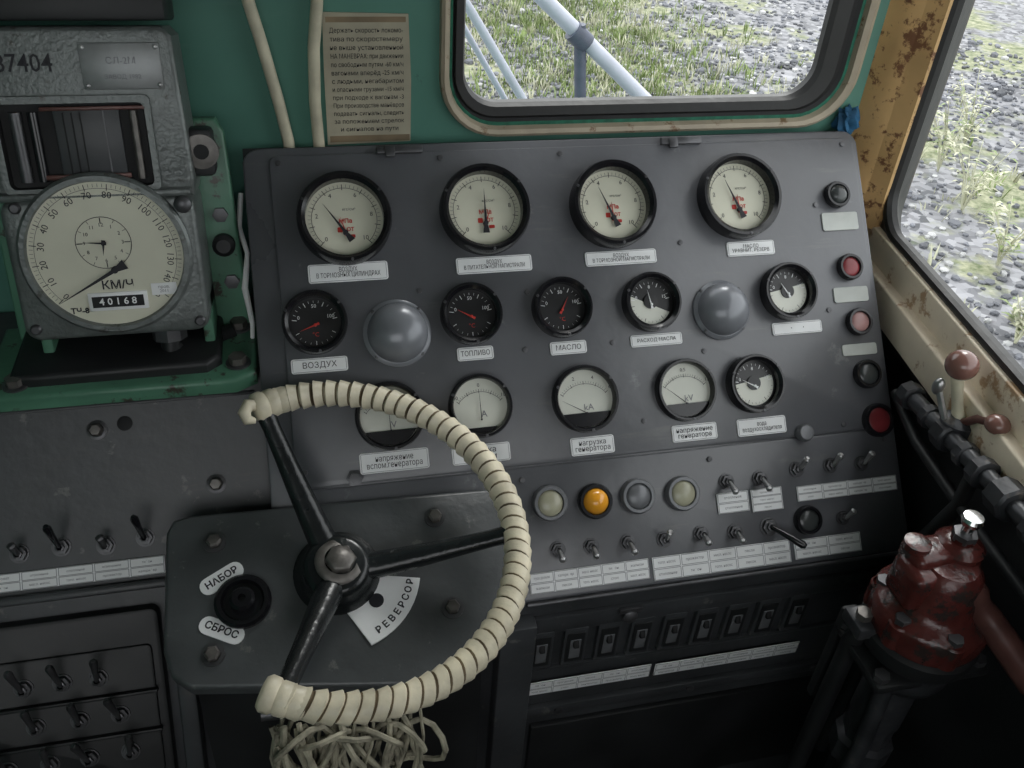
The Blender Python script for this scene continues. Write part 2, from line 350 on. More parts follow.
for (u,v,R,t,vals,ang,nm) in [(-0.149,-0.025,0.040,"V",["0","50","100"],92,"voltmeter"),(-0.042,-0.023,0.038,"A",["100","0","100"],90,"ammeter"),(0.087,-0.026,0.041,"kA",["0","2","4","6"],150,"ammeter"),(0.217,-0.027,0.039,"kV",["0","0,5","1,0"],140,"voltmeter")]:
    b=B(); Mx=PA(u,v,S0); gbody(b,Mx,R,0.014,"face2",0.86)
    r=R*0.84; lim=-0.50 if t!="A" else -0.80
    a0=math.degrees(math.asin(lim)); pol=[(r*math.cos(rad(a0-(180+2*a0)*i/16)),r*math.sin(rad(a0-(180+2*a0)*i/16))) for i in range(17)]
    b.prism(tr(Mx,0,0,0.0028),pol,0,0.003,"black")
    cy=-R*0.42
    arc(b,Mx,0,cy,R*0.86,0.0005,40,140,"ink",0.0031); ticks(b,Mx,0,cy,R*0.95,140,40,20,0.003,0.0004,"ink",0.0031)
    numbers(b,Mx,0,cy,R*1.07,138,42,vals,0.0062)
    b.text(tr(Mx,0.004,-R*0.26,0.0031),t,0.011,"ink2")
    needle(b,Mx,0,cy,ang,R*0.82,0.001,0.0005,"ink",0.0050)
    b.obj(nm)

for (u,v,R) in [(-0.131,0.071,0.040),(0.279,0.070,0.038)]:
    b=B(); pr=[(R,0),(R,0.003),(R*0.90,0.006)]+[(R*0.88*math.cos(rad(a)),0.006+R*0.72*math.sin(rad(a))) for a in range(0,90,9)]+[(0,0.006+R*0.72)]
    b.lathe(PA(u,v,S0),pr,"dome",40)
    for a in (45,135,225,315):
        b.lathe(tr(rot2(PA(u,v,S0),a),R*0.94,0,0.003),[(0.0025,0),(0.0025,0.002),(0,0.003)],"steeld",8)
    b.obj("domed_lamp_cover")
def lamp(u,v,R,lens,ring="ringgrey",name="indicator_lamp",dome=0.5):
    b=B(); b.lathe(PA(u,v,S0),[(R,0),(R,0.006),(R*0.92,0.009),(R*0.76,0.009),(R*0.72,0.006)],ring,32)
    L=[(R*0.73*math.cos(rad(a)),0.005+R*dome*math.sin(rad(a))) for a in range(0,90,10)]+[(0,0.005+R*dome)]
    b.lathe(PA(u,v,S0),L,lens,28); b.obj(name)
lamp(0.030,-0.146,0.0215,"cream_lens",dome=0.25); lamp(0.086,-0.150,0.0215,"amber",dome=0.7,ring="black"); lamp(0.140,-0.150,0.0215,"ringgrey",dome=0.3); lamp(0.198,-0.153,0.0215,"cream_lens",dome=0.3)
lamp(0.461,0.211,0.0175,"dklens","black"); lamp(0.466,0.114,0.0175,"redlens","black","push_button",0.2); lamp(0.469,0.041,0.0180,"pinklens","black","push_button",0.2)
lamp(0.471,-0.028,0.0190,"dklens","black","push_button",0.2); lamp(0.478,-0.089,0.0220,"redlens","black","push_button",0.12); lamp(0.361,-0.205,0.0185,"dklens","black","push_button",0.2)
def nut_switch(fn,u,v,ang=80,ln=0.020,name="toggle_switch",big=1.0,tk="steel",dirn=90):
    b=B(); Mx=fn(u,v)
    b.lathe(Mx,[(0.009*big,0),(0.009*big,0.0015),(0.0075*big,0.0016)],"steeld",20)
    b.lathe(Mx,[(0.0075*big,0.001),(0.0075*big,0.006),(0.0045*big,0.0062),(0.0045*big,0.010),(0.003*big,0.0105)],"steeld",6)
    d=Vector((math.cos(rad(dirn))*math.cos(rad(ang)),math.sin(rad(dirn))*math.cos(rad(ang)),math.sin(rad(ang))))
    p0=Vector((0,0,0.008)); p1=p0+d*ln*big
    b.tube([Mx@p0,Mx@(p0+d*ln*0.6*big),Mx@(p0+d*ln*0.9*big),Mx@p1],[0.0022*big,0.0032*big,0.0040*big,0.0022*big],tk,10)
    b.obj(name)
for i,(u,v) in enumerate([(0.259,-0.145),(0.304,-0.146),(0.356,-0.140),(0.403,-0.140),(0.447,-0.142)]): nut_switch(fS,u,v,50,0.020,dirn=75 if i>1 else 270,big=1.1)
for i,(u,v) in enumerate([(0.034,-0.202),(0.076,-0.203),(0.122,-0.204),(0.169,-0.206),(0.217,-0.205),(0.262,-0.208)]): nut_switch(fS,u,v,55,0.018,dirn=270+random.uniform(-15,15) if i!=3 else 90,big=1.1)
nut_switch(fS,0.411,-0.208,50,0.018,dirn=60)
nut_switch(fS,0.308,-0.207,28,0.036,big=1.3,tk="black",dirn=-40)
b=B(); b.lathe(PA(0.371,-0.095,S0),[(0.011,0),(0.011,0.008),(0.009,0.011),(0,0.012)],"ringgrey",20); b.obj("control_knob")
b=B(); b.lathe(PA(-0.195,-0.092,S0),[(0.010,0),(0.010,0.003),(0.0065,0.0035),(0.0065,0.010),(0,0.0105)],"steeld",6); b.obj("hex_bolt")
for i in range(9):
    b=B(); x=0.016+0.0439*i; z=-0.292; Mx=PD(x,z,0.0)
    b.box(Mx,(0,0,0.004),(0.031,0.072,0.008),"panel_dk",0.002)
    b.box(Mx,(0,0,0.0085),(0.023,0.056,0.002),"vdark",0.0008)
    b.box(Mx,(0,-0.002,0.0095),(0.014,0.036,0.002),"ringgrey",0.0005)
    b.box(Mx@Matrix.Rotation(rad(-25),4,'X'),(0,0.004,0.011),(0.0075,0.012,0.012),"blackm",0.002)
    b.obj("circuit_breaker")

# ------------------------------------------------------------------ left console
b=B()
sE=lambda v,n=0:(0.0297+st*v-ct*n, -0.0268+ct*v+st*n)
f3=lambda v:( -0.097+math.sin(rad(30))*v, -0.167+math.cos(rad(30))*v)
profile_x(b,-0.95,-0.291,[(0.225,0.008),(0.060,0.008),sE(0.045),sE(-0.180),(-0.100,-0.172),f3(-0.30),(-0.247,-0.90),(0.225,-0.90)],"panel_dk")
b.box(PE(0,0),(-0.50,-0.186,0.004),(0.40,0.010,0.014),"panel_dk",0.003)
b.box(PE(0,0),(-0.60,0.020,0.002),(0.60,0.004,0.004),"panel_dk",0.001)
b.prism(PF(0,0,0),rrect(-0.30,0.082,-0.235,-0.020,0.01),0,0.016,"vdark",0.004)
b.prism(PF(0,0,0.016),rrect(-0.29,0.072,-0.225,-0.060,0.006),0,0.004,"vdark",0.002)
b.box(PF(0,0),(0.105,-0.13,0.012),(0.020,0.26,0.03),"panel_dk",0.004)
for (u,v) in [(-0.475,-0.008),(-0.351,-0.082)]:
    b.lathe(PE(u,v,0),[(0.011,0),(0.011,0.002),(0.008,0.0025)],"steeld",20); b.lathe(PE(u,v,0.001),[(0.0075,0),(0.0075,0.008),(0.006,0.010),(0,0.0105)],"hubsteel",6)
b.lathe(PE(-0.445,-0.003,0),[(0.0085,0.0005),(0.007,0.001),(0,0.0008)],"blackm",20)
b.obj("side_console")
fE=lambda u,v:PE(u,v,0)
for i,(u,v) in enumerate([(-0.563,-0.136),(-0.520,-0.134),(-0.474,-0.138),(-0.432,-0.134)]): nut_switch(fE,u,v,55,0.040 if i%2 else 0.018,dirn=95,tk="black" if i%2 else "steeld",big=1.15)
fF=lambda u,v:PF(u,v,0.020)
for r,(v,us) in enumerate([(-0.090,(-0.062,-0.023,0.014)),(-0.136,(-0.055,-0.010,0.032)),(-0.181,(-0.088,-0.046,-0.005,0.038))]):
    for u in us: nut_switch(fF,u,v,34,0.034,dirn=90+random.uniform(-14,14),big=1.15,tk="steeld")
b=B()
for v in (-0.112,-0.158): b.box(PF(0,0),(-0.02,v,0.024),(0.19,0.004,0.008),"vdark",0.0015)
b.obj("switch_guard")

# ------------------------------------------------------------------ controller pedestal + plate
b=B()
poly=[(-0.176,-0.118),(-0.176,-0.140),(-0.168,-0.165),(-0.150,-0.180),(0.095,-0.214),(0.122,-0.212),(0.142,-0.200),(0.192,-0.145),(0.200,-0.125),(0.203,-0.030),(0.197,-0.010),(0.183,0.000),(-0.150,0.008),(-0.168,0.004),(-0.175,-0.010)]
b.prism(PC(0,0,0),poly,-0.022,0.0,"plate",0.005,3)
b.prism(PC(0,0,-0.010),[(x*0.93,(y+0.1)*0.90-0.1) for x,y in poly],-0.030,-0.012,"vdark")
profile_x(b,-0.375,-0.075,[(-0.235,-0.165),(-0.14,-0.135),(-0.10,-0.20),(-0.10,-0.90),(-0.255,-0.90)],"vdark")
for (u,v) in [(-0.125,-0.028),(0.114,-0.029),(0.118,-0.136),(-0.128,-0.150)]:
    b.lathe(PC(u,v,0),[(0.012,0),(0.012,0.002),(0.008,0.0025)],"steeld",20); b.lathe(PC(u,v,0.001),[(0.008,0),(0.008,0.006),(0.006,0.008),(0,0.0085)],"hubsteel",6)
b.lathe(PC(-0.097,-0.099,0),[(0.029,0),(0.029,0.005),(0.026,0.008),(0.022,0.008),(0.020,0.003),(0.013,0.003),(0.013,0.012),(0.010,0.015),(0.004,0.015),(0.004,0.010),(0,0.010)],"black",32)
sec=[(0.008+0.088*math.cos(rad(a)),-0.080+0.088*math.sin(rad(a))) for a in range(-72,-9,6)]+[(0.008+0.045*math.cos(rad(a)),-0.080+0.045*math.sin(rad(a))) for a in range(-12,-90,-12)]
b.prism(PC(-0.006,0,0.0),sec,0,0.002,"label",0.0004,1)
b.lathe(PC(0.039,-0.117,0.002),[(0.008,0.0003),(0.006,0.0006),(0,0.0006)],"ink",16)
for i,ch in enumerate("РЕВЕРСОР"):
    a=-62+6.6*i; b.text(rot2(PC(0.002+0.078*math.cos(rad(a)),-0.080+0.078*math.sin(rad(a)),0.0023),a+90),ch,0.010,"ink",bold=0.0003)
for (u,v,r,t) in [(-0.118,-0.070,28,"НАБОР"),(-0.119,-0.126,-28,"СБРОС")]:
    b.prism(PC(u,v,0,r),rrect(-0.024,0.024,-0.0095,0.0095,0.009,4),0,0.0018,"label",0.0003,1)
    b.text(PC(u,v,0.0021,r),t,0.0105,"ink",bold=0.0003,fit=0.036)
b.obj("controller_pedestal")

# ------------------------------------------------------------------ handwheel (column leans slightly to the right and away)
b=B(); HX,HY=0.001,-0.081; RH=0.089; RR=0.1770
b.lathe(PC(HX,HY,0),[(0.046,0),(0.046,0.006),(0.040,0.012),(0.036,0.020),(0.034,0.026),(0.028,0.029),(0,0.029)],"blackpaint",36)
zax=Vector((0.0135,0.0085,0.088)).normalized(); xax=(Vector((1,0,0))-zax*zax.x).normalized(); yax=zax.cross(xax)
Lm_=Matrix((xax,yax,zax)).transposed().to_4x4()
Mh=PC(HX,HY,0)@Lm_
b.lathe(tr(Mh,0,0,0.027),[(0.027,0),(0.025,0.004),(0.017,0.0045)],"hubsteel",28)
b.lathe(tr(Mh,0,0,0.029),[(0.0165,0),(0.0165,0.006),(0.0145,0.0085),(0,0.0087)],"hubsteel",6)
for a in (116,-3,-114):
    d=Vector((math.cos(rad(a)),math.sin(rad(a)),0)); pts=[];rs=[]
    for t in [0,0.12,0.25,0.45,0.65,0.85,1.0]:
        r=0.022+(RR-0.022)*t; h=0.014+(RH-0.014)*(t**1.15); pts.append(Mh@(d*r+Vector((0,0,h)))); rs.append(0.0165-0.0065*min(1,t*1.3)+ (0.001 if t>0.9 else 0))
    b.tube(pts,rs,"blackpaint",12,flat=0.85)
A0,A1=116,-116; wr=50; per=8; seg=16
vs=[];fs=[];ks=[]
tot=wr*per
for i in range(tot+1):
    a=rad(A0+(A1-A0)*i/tot); ph=(i%per)/per; w=i//per
    jit=math.sin(w*12.9898)*0.5; r0=0.0126+0.0030*(1-ph)*(1+0.25*jit) if i%per else 0.0112
    cw=Vector((RR*math.cos(a),RR*math.sin(a),RH)); rd=Vector((math.cos(a),math.sin(a),0)); tg=Vector((math.sin(a),-math.cos(a),0))
    for j in range(seg):
        q=2*math.pi*j/seg
        p=cw+rd*math.cos(q)*r0+Vector((0,0,1))*math.sin(q)*r0+tg*0.0045*(math.cos(q+0.8+0.4*jit))
        vs.append(p)
for i in range(tot):
    for j in range(seg):
        j2=(j+1)%seg; fs.append((i*seg+j,(i+1)*seg+j,(i+1)*seg+j2,i*seg+j2)); ks.append("tapedk" if (i%per==per-1) or (i%per==0 and (i//per)%4==0) else "tape")
fs.append(tuple(range(seg))); ks.append("tapedk"); fs.append(tuple(tot*seg+j for j in range(seg))[::-1]); ks.append("tapedk")
b.raw(vs,fs,ks,Mh)
for a,sg in ((A0,1),(A1,-1)):
    for q in range(3):
        aa=rad(a-sg*(q*4.0-1.0)); c=Vector((RR*math.cos(aa),RR*math.sin(aa),RH)); tg=Vector((-math.sin(aa),math.cos(aa),0))
        b.tube([Mh@(c-tg*0.008),Mh@(c-tg*0.004),Mh@(c+tg*0.004),Mh@(c+tg*0.008)],[0.0135,0.0168-0.001*q,0.0165-0.001*q,0.0125],"tape",16)
aa=rad(A0+2); c=Vector((RR*math.cos(aa),RR*math.sin(aa),RH))
b.tube([Mh@(c+Vector(p)) for p in [(0,0,0.006),(-0.010,-0.004,0.010),(-0.014,-0.012,0.007),(-0.010,-0.018,0.002),(-0.002,-0.018,0.001)]],[0.006,0.0075,0.007,0.006,0.003],"tape",8)
b.obj("controller_handwheel",sharp=60)

# ------------------------------------------------------------------ frayed rope bundle hanging below the wheel
b=B()
for i in range(40):
    x=-0.225+random.uniform(-0.075,0.070); y=-0.292+random.uniform(-0.02,0.01); z=-0.170+random.uniform(-0.01,0.010)
    L=random.uniform(0.10,0.28); pts=[]; dx=random.uniform(-0.04,0.04)
    for t in range(10):
        q=t/9; pts.append((x+dx*q+0.010*math.sin(q*8+i),y-0.035*math.sin(q*2.4)+0.006*math.sin(q*9+i*2),z-L*q))
    b.tube(pts,random.uniform(0.0016,0.0036),"rope",6)
for i in range(6):
    x=-0.27+0.022*i; b.tube([(x+0.03*math.cos(a),-0.315+0.01*math.sin(a*2+i),-0.20+0.035*math.sin(a)-0.004*i) for a in [k*0.45 for k in range(15)]],0.0032,"rope",6)
b.tube([(-0.31,-0.283,-0.168),(-0.14,-0.290,-0.172)],0.007,"steeld",10)
b.obj("rope_bundle")

# ------------------------------------------------------------------ speedometer
b=B()
b.prism(PI(0,0,0),rrect(-0.096,0.094,-0.092,0.060,0.016,5),-0.085,-0.004,"inst",0.006,3)
b.lathe(PI(0,0,-0.004),[(0.086,0),(0.086,0.006),(0.083,0.009),(0.078,0.009),(0.0765,0.004),(0,0.004)],["inst"]*4+["face"],64)
Mi=PI(0,0,-0.003)
ticks(b,Mi,0,0,0.0745,222,-42,75,0.0045,0.0005,"ink",0.0034)
arc(b,Mi,0,0,0.0695,0.0004,-42,222,"ink",0.0034,60)
numbers(b,Mi,0,0,0.0630,222,-42,[str(10*i) for i in range(16)],0.0098,"ink",0.0034,True)
arc(b,Mi,-0.001,0.013,0.0270,0.0007,0,360,"ink",0.0034,40); ticks(b,Mi,-0.001,0.013,0.0265,90,-270,12,0.004,0.0006,"ink",0.0034,3)
numbers(b,Mi,-0.001,0.013,0.0190,90,-240,["12","1","2","3","4","5","6","7","8","9","10","11"],0.0055,"ink",0.0034)
needle(b,Mi,-0.001,0.013,175,0.018,0.003,0.0010); needle(b,Mi,-0.001,0.013,262,0.013,0.003,0.0012,z=0.005)
needle(b,Mi,0.006,-0.016,209,0.070,0.013,0.0020,z=0.008,wt=0.0055)
b.text(tr(Mi,0.006,-0.033,0.0035),"КМ/Ч",0.0130,"ink",bold=0.0002)
b.box(Mi,(0.004,-0.0505,0.0035),(0.060,0.020,0.003),"label",0.001); b.box(Mi,(0.004,-0.0505,0.0052),(0.052,0.012,0.001),"blackm")
b.text(tr(Mi,0.004,-0.0505,0.0059),"4 0 1 6 8",0.0105,"label",bold=0.0002)
b.text(tr(Mi,-0.036,-0.0595,0.0035),"ТЧ-8",0.0085,"ink",bold=0.0003)
b.box(Mi,(0.052,-0.040,0.0035),(0.026,0.013,0.0012),"label"); b.text(tr(Mi,0.052,-0.040,0.0043),"пров.\n2011",0.0048,"ink2")
hd=[(-0.108,0.056),(0.094,0.056),(0.097,0.075),(0.092,0.215),(0.084,0.224),(-0.108,0.224)]
b.prism(PI(0,0,0),hd,-0.086,-0.012,"inst",0.005,3)
b.box(PI(0,0,0),(-0.005,0.062,-0.010),(0.195,0.008,0.020),"inst",0.003)
wx0,wx1,wz0,wz1=-0.078,0.056,0.071,0.152
Lo=rrect(wx0-0.008,wx1+0.008,wz0-0.006,wz1+0.008,0.006,3,-0.012); Lm=rrect(wx0-0.008,wx1+0.008,wz0-0.006,wz1+0.008,0.006,3,-0.004); Lt=rrect(wx0-0.002,wx1+0.002,wz0-0.001,wz1+0.001,0.006,3,-0.004); Ln=rrect(wx0,wx1,wz0,wz1,0.005,3,-0.0115)
b.band(Lo,Lm,"inst",PI(0,0,0)); b.band(Lm,Lt,"inst",PI(0,0,0)); b.band(Lt,Ln,"blackm",PI(0,0,0)); b.prism(PI(0,0,0),rrect(wx0,wx1,wz0,wz1,0.005,3),-0.014,-0.0112,"blackm")
for x,r,k in ((-0.064,0.006,"steeld"),(-0.048,0.005,"black"),(0.046,0.004,"hubsteel")):
    Mq=PI(x,0.077,-0.0085)@Matrix.Rotation(rad(-90),4,'X'); b.lathe(Mq,[(0,0),(r,0),(r,0.068),(0,0.068)],k,14)
b.box(PI(0,0,0),(0.002,0.114,-0.009),(0.062,0.066,0.003),"panel_dk",0.001)
b.box(PI(0,0,0),(0.018,0.114,-0.007),(0.0012,0.066,0.001),"steeld"); b.box(PI(0,0,0),(-0.006,0.081,-0.006),(0.085,0.005,0.003),"valvedk",0.001)
for x in (-0.020,-0.012,-0.004): b.box(PI(0,0,0),(x,0.114,-0.007),(0.0012,0.060,0.001),"blackm")
b.box(PI(0,0,0),(0.010,0.148,-0.006),(0.100,0.004,0.004),"valvedk",0.001)
b.box(PI(0,0,0),(0.042,0.187,-0.011),(0.076,0.044,0.003),"instplate",0.001)
for x,y in ((0.008,0.169),(0.076,0.169),(0.008,0.205),(0.076,0.205)): b.lathe(PI(x,y,-0.0095),[(0.0025,0),(0,0.0015)],"steel",8)
b.text(PI(0.042,0.192,-0.0090),"СЛ-2М",0.009,"ink2"); b.text(PI(0.042,0.177,-0.0090),"ЗАВОД 1982",0.006,"ink2")
b.text(PI(-0.048,0.190,-0.0110),"87404",0.024,"ink",bold=0.0001,sx=0.9)
b.box(PI(0,0,0),(-0.02,0.245,-0.048),(0.22,0.032,0.085),"vdark",0.004)
for x,y in ((-0.080,0.052),(0.082,0.052),(-0.084,-0.078),(0.084,-0.080)): b.lathe(PI(x,y,-0.004),[(0.006,0),(0.006,0.002),(0.004,0.004),(0,0.004)],"steeld",14)
b.lathe(PI(0.083,0.050,-0.004),[(0.009,0),(0.009,0.008),(0.006,0.011),(0,0.012)],"steeld",18)
b.box(PI(0,0,0),(0.103,0.098,-0.045),(0.030,0.050,0.035),"vdark",0.006)
b.lathe(PI(0.106,0.100,-0.028),[(0.018,0),(0.018,0.006),(0.008,0.007),(0.007,0.001),(0,0.001)],"hubsteel",24)
b.lathe(PI(0.106,0.100,-0.0215),[(0.008,0.0),(0,0.0002)],"blackm",16)
b.tube([PI(0.045,-0.085,-0.035)@Vector((0,0,0)),PI(0.045,-0.118,-0.030)@Vector((0,0,0)),PI(0.060,-0.128,-0.045)@Vector((0,0,0)),PI(0.11,-0.120,-0.075)@Vector((0,0,0))],0.011,"vdark",12)
b.lathe(PI(0.045,-0.092,-0.035)@Matrix.Rotation(rad(90),4,'X'),[(0,-0.006),(0.019,-0.006),(0.019,0.016),(0.012,0.018),(0,0.018)],"steeld",8)
b.obj("speedometer")
b=B()
gp=[(-0.128,-0.150),(0.130,-0.150),(0.138,-0.125),(0.130,-0.060),(0.128,0.050),(0.126,0.112),(0.118,0.128),(0.085,0.128),(-0.128,0.128)]
b.prism(PI(0,0,0),gp,-0.104,-0.088,"green",0.004,3)
b.prism(Matrix.Translation((-0.432,0.0,0.009)),[(-0.150,0.030),(-0.135,0.018),(0.115,0.018),(0.138,0.032),(0.142,0.16),(-0.150,0.16)],0,0.018,"green",0.006,3)
b.prism(Matrix.Translation((-0.432,0.0,0.027)),[(-0.120,0.040),(-0.10,0.034),(0.085,0.036),(0.100,0.05),(0.10,0.15),(-0.120,0.15)],0,0.014,"vdark",0.006,3)
for x,y in ((0.118,0.045),(-0.115,0.036),(0.118,0.12)):
    b.lathe(Matrix.Translation((-0.432+x,y+0.004,0.027)),[(0.014,0),(0.014,0.002),(0.010,0.003)],"steeld",20); b.lathe(Matrix.Translation((-0.432+x,y+0.004,0.028)),[(0.010,0),(0.010,0.010),(0,0.011)],"hubsteel",6)
for x in (-0.085,0.088): b.box(PI(0,0,0),(x,-0.10,-0.065),(0.012,0.085,0.06),"green",0.003)
b.lathe(PI(0.112,0.02,-0.088),[(0.009,0),(0.009,0.006),(0,0.007)],"steeld",6); b.lathe(PI(0.116,-0.06,-0.088),[(0.009,0),(0.009,0.006),(0,0.007)],"steeld",6)
b.lathe(PI(0.112,-0.015,-0.088),[(0.013,0),(0.013,0.010),(0.008,0.014),(0,0.014)],"vdark",16)
b.obj("speedometer_bracket")
# loose white lead beside the desk
b=B(); b.tube([(-0.297,0.205,0.165),(-0.303,0.185,0.130),(-0.296,0.165,0.105),(-0.302,0.135,0.075),(-0.297,0.110,0.040),(-0.300,0.09,0.012)],[0.003,0.0035,0.003,0.004,0.003,0.002],"label",8); b.obj("loose_wire")

# ------------------------------------------------------------------ cab shell
TOP=1.05
Mw=PW(0,0,0)
R_=lambda x0,x1,z0,z1,r,n: rrect(x0,x1,z0,z1,r,8,n)
WO=R_(-0.075,0.500,0.190,0.690,0.060,-0.05)
WI=R_(-0.036,0.462,0.247,0.640,0.055,0.0)
rectW=lambda n: R_(-1.15,0.60,-0.92,TOP,0.001,n)
b=B()
b.band(WI,rectW(0.0),"wallgreen",Mw); b.band(WO,rectW(-0.05),"wallgreen",Mw); b.band(rectW(0.0),rectW(-0.05),"wallgreen",Mw)
b.obj("wall_front")
b=B()
lo=[WO,R_(-0.024,0.443,0.258,0.630,0.042,-0.014),R_(-0.024,0.443,0.258,0.630,0.042,-0.004),R_(-0.027,0.447,0.255,0.632,0.043,0.004),R_(-0.036,0.466,0.244,0.642,0.052,0.006),R_(-0.038,0.474,0.240,0.645,0.055,0.002),
    R_(-0.040,0.480,0.236,0.648,0.058,0.004),R_(-0.043,0.485,0.231,0.652,0.062,0.003),R_(-0.045,0.488,0.228,0.655,0.064,0.010),R_(-0.050,0.496,0.223,0.660,0.068,0.012),R_(-0.054,0.501,0.219,0.664,0.072,0.009),R_(-0.055,0.502,0.218,0.665,0.072,-0.001)]
kk=["rubber","rubber","rubber","rubber","blackm","blackm","felt","tan","tan","tan","tan"]
for i in range(len(lo)-1): b.band(lo[i],lo[i+1],kk[i],Mw)
w1=b.obj("window_1")
def glassmat():
    m=bpy.data.materials.new("window_glass"); m.use_nodes=True; nt=m.node_tree; nt.nodes.clear(); N=nt.nodes.new; L=nt.links.new
    o=N("ShaderNodeOutputMaterial"); mx=N("ShaderNodeMixShader"); t=N("ShaderNodeBsdfTransparent"); g=N("ShaderNodeBsdfGlossy"); g.inputs["Roughness"].default_value=0.03
    t.inputs[0].default_value=(0.95,0.97,0.97,1); fr=N("ShaderNodeFresnel"); fr.inputs[0].default_value=1.25
    L(fr.outputs[0],mx.inputs[0]); L(t.outputs[0],mx.inputs[1]); L(g.outputs[0],mx.inputs[2]); L(mx.outputs[0],o.inputs[0]); return m
M["glass"]=glassmat()
b=B(); P=R_(-0.026,0.445,0.256,0.632,0.042,-0.013); b.raw(P,[tuple(range(len(P)))],"glass",Mw); g=b.obj("pane"); g.parent=w1; g.matrix_parent_inverse=Matrix.Translation(-w1.location)

Ms=PS(0,0,0)
SL=lambda d,n: rrect(0.062-d,1.05+d,0.101-d,0.64+d,0.05,8,n)
b=B()
rr0=rrect(-0.01,2.3,-0.92,TOP,0.001,8,0.0); rr1=rrect(-0.01,2.3,-0.92,TOP,0.001,8,-0.05)
b.band(SL(0.012,0.0),rr0,"vdark",Ms); b.band(SL(0.045,-0.05),rr1,"wallgreen",Ms); b.band(rr0,rr1,"wallgreen",Ms)
b.obj("wall_right")
b=B()
seq=[SL(0.045,-0.05),SL(0,-0.010),SL(0,-0.002),SL(0.002,0.004),SL(0.007,0.005),SL(0.011,0.003),SL(0.012,-0.001)]
for i in range(6): b.band(seq[i],seq[i+1],"rubber",Ms)
w2=b.obj("window_2")
b=B(); P=SL(0.001,-0.009); b.raw(P,[tuple(range(len(P)))],"glass",Ms); g=b.obj("pane"); g.parent=w2; g.matrix_parent_inverse=Matrix.Translation(-w2.location)
b=B()
b.prism(Ms,[(0.02,0.090),(0.02,0.040),(0.10,0.030),(1.9,0.030),(1.9,0.090)],0.0,0.010,"sill",0.003,3)
b.prism(Ms,[(0.03,0.050),(0.03,0.018),(0.10,0.000),(1.9,-0.004),(1.9,0.050)],0.0,0.026,"sill",0.004,3)
b.prism(Ms,[(0.05,0.000),(0.05,-0.016),(1.9,-0.016),(1.9,0.000)],0.0,0.016,"vdark",0.003,3)
b.obj("trim_1")
b=B()
pp=[(0.520,0.232),(0.532,0.212),(0.548,0.192),(0.560,0.186),(0.572,0.182),(0.60,0.19),(0.60,0.232)]
b.prism(Matrix.Translation((0,0,0)),pp,0.07,TOP,"post")
b.prism(Matrix.Translation((0,0,0)),[(0.545,0.196),(0.5615,0.172),(0.572,0.172),(0.574,0.200)],0.085,TOP,"post")
b.obj("trim_2")
b=B(); b.box(None,(-1.175,-0.85,0.065),(0.05,2.3,1.97),"wallgreen"); b.obj("wall_left")
b=B(); b.box(None,(-0.36,-2.02,-0.25),(1.75,0.05,1.34),"vdark"); b.obj("wall_back_light_block")  # unseen half-height wall, added to keep rear light off the lower desk
b=B(); b.box(None,(-0.30,-0.85,-0.925),(1.9,2.26,0.05),"floorm"); b.obj("floor")
b=B(); b.box(None,(-0.30,-0.62,TOP+0.02),(1.9,1.8,0.04),"ceilm"); b.obj("ceiling")

b=B(); b.prism(PW(0,0,0.001),[(-0.190,0.212),(-0.090,0.214),(-0.0885,0.290),(-0.091,0.364),(-0.187,0.366),(-0.189,0.300)],0,0.0012,"paper")
z=0.0024
b.box(PW(0,0,0),(-0.139,0.358,z),(0.09,0.006,0.0003),"paperedge"); b.box(PW(0,0,0),(-0.139,0.219,z),(0.096,0.008,0.0003),"paperedge")
txt=["Держать скорость локомо-","тива по скоростемеру","не выше установленной","НА МАНЕВРАХ: при движении","по свободным путям -60 км/ч","вагонами вперёд -25 км/ч","с людьми, негабаритом","и опасными грузами -15 км/ч","при подходе к вагонам -3","При производстве манёвров","подавать сигналы, следить","за положением стрелок","и сигналов на пути"]
for i,l in enumerate(txt):
    b.text(PW(-0.139,0.346-i*0.0096,z+0.0002),l,0.0076,"ink",fit=0.083)
b.obj("notice_poster")
O0=Vector((0,0,0))
b=B(); b.tube([PW(x,zz,n)@O0 for x,zz,n in [(-0.275,0.50,0.012),(-0.264,0.378,0.012),(-0.254,0.330,0.012),(-0.243,0.270,0.013),(-0.236,0.222,0.013),(-0.234,0.16,0.008)]],0.0068,"cable",12); b.obj("cable_conduit")
b=B(); b.tube([PW(x,zz,n)@O0 for x,zz,n in [(-0.188,0.50,0.012),(-0.192,0.378,0.012),(-0.199,0.330,0.013),(-0.202,0.270,0.013),(-0.201,0.218,0.013),(-0.200,0.16,0.008)]],0.0068,"cable",12); b.obj("cable_conduit")
b=B(); bm=bmesh.new(); bmesh.ops.create_icosphere(bm,subdivisions=3,radius=0.015)
for v in bm.verts: v.co*=1+0.35*math.sin(v.co.x*500+v.co.z*300)*math.cos(v.co.y*420); v.co.z*=1.2
b.bm(bm,"blue",Matrix.Translation((0.500,0.219,0.228))); b.obj("blue_rag")

# ------------------------------------------------------------------ brake pipes and levers along the right wall
b=B()
b.tube([(0.492,-0.085,-0.008),(0.480,-0.16,0.004),(0.470,-0.24,0.014),(0.458,-0.33,0.024),(0.44,-0.46,0.034),(0.42,-0.62,0.034)],0.0105,"pipe",16)
d=Vector((-0.034,-0.245,0.032)).normalized()
def along(t): return Vector((0.492,-0.085,-0.008))+Vector((-0.034,-0.245,0.032))*t
for t,r,l in ((0.0,0.017,0.022),(0.20,0.015,0.014),(0.36,0.019,0.024),(0.52,0.015,0.014),(0.66,0.018,0.018),(0.85,0.021,0.030),(1.05,0.017,0.012)):
    c=along(t); b.tube([c-d*l/2,c-d*l/2*0.8,c+d*l/2*0.8,c+d*l/2],[r*0.85,r,r,r*0.85],"pipe",8)
b.tube([along(0.42),along(0.42)+Vector((0.03,0,-0.012))],0.010,"pipe",10)
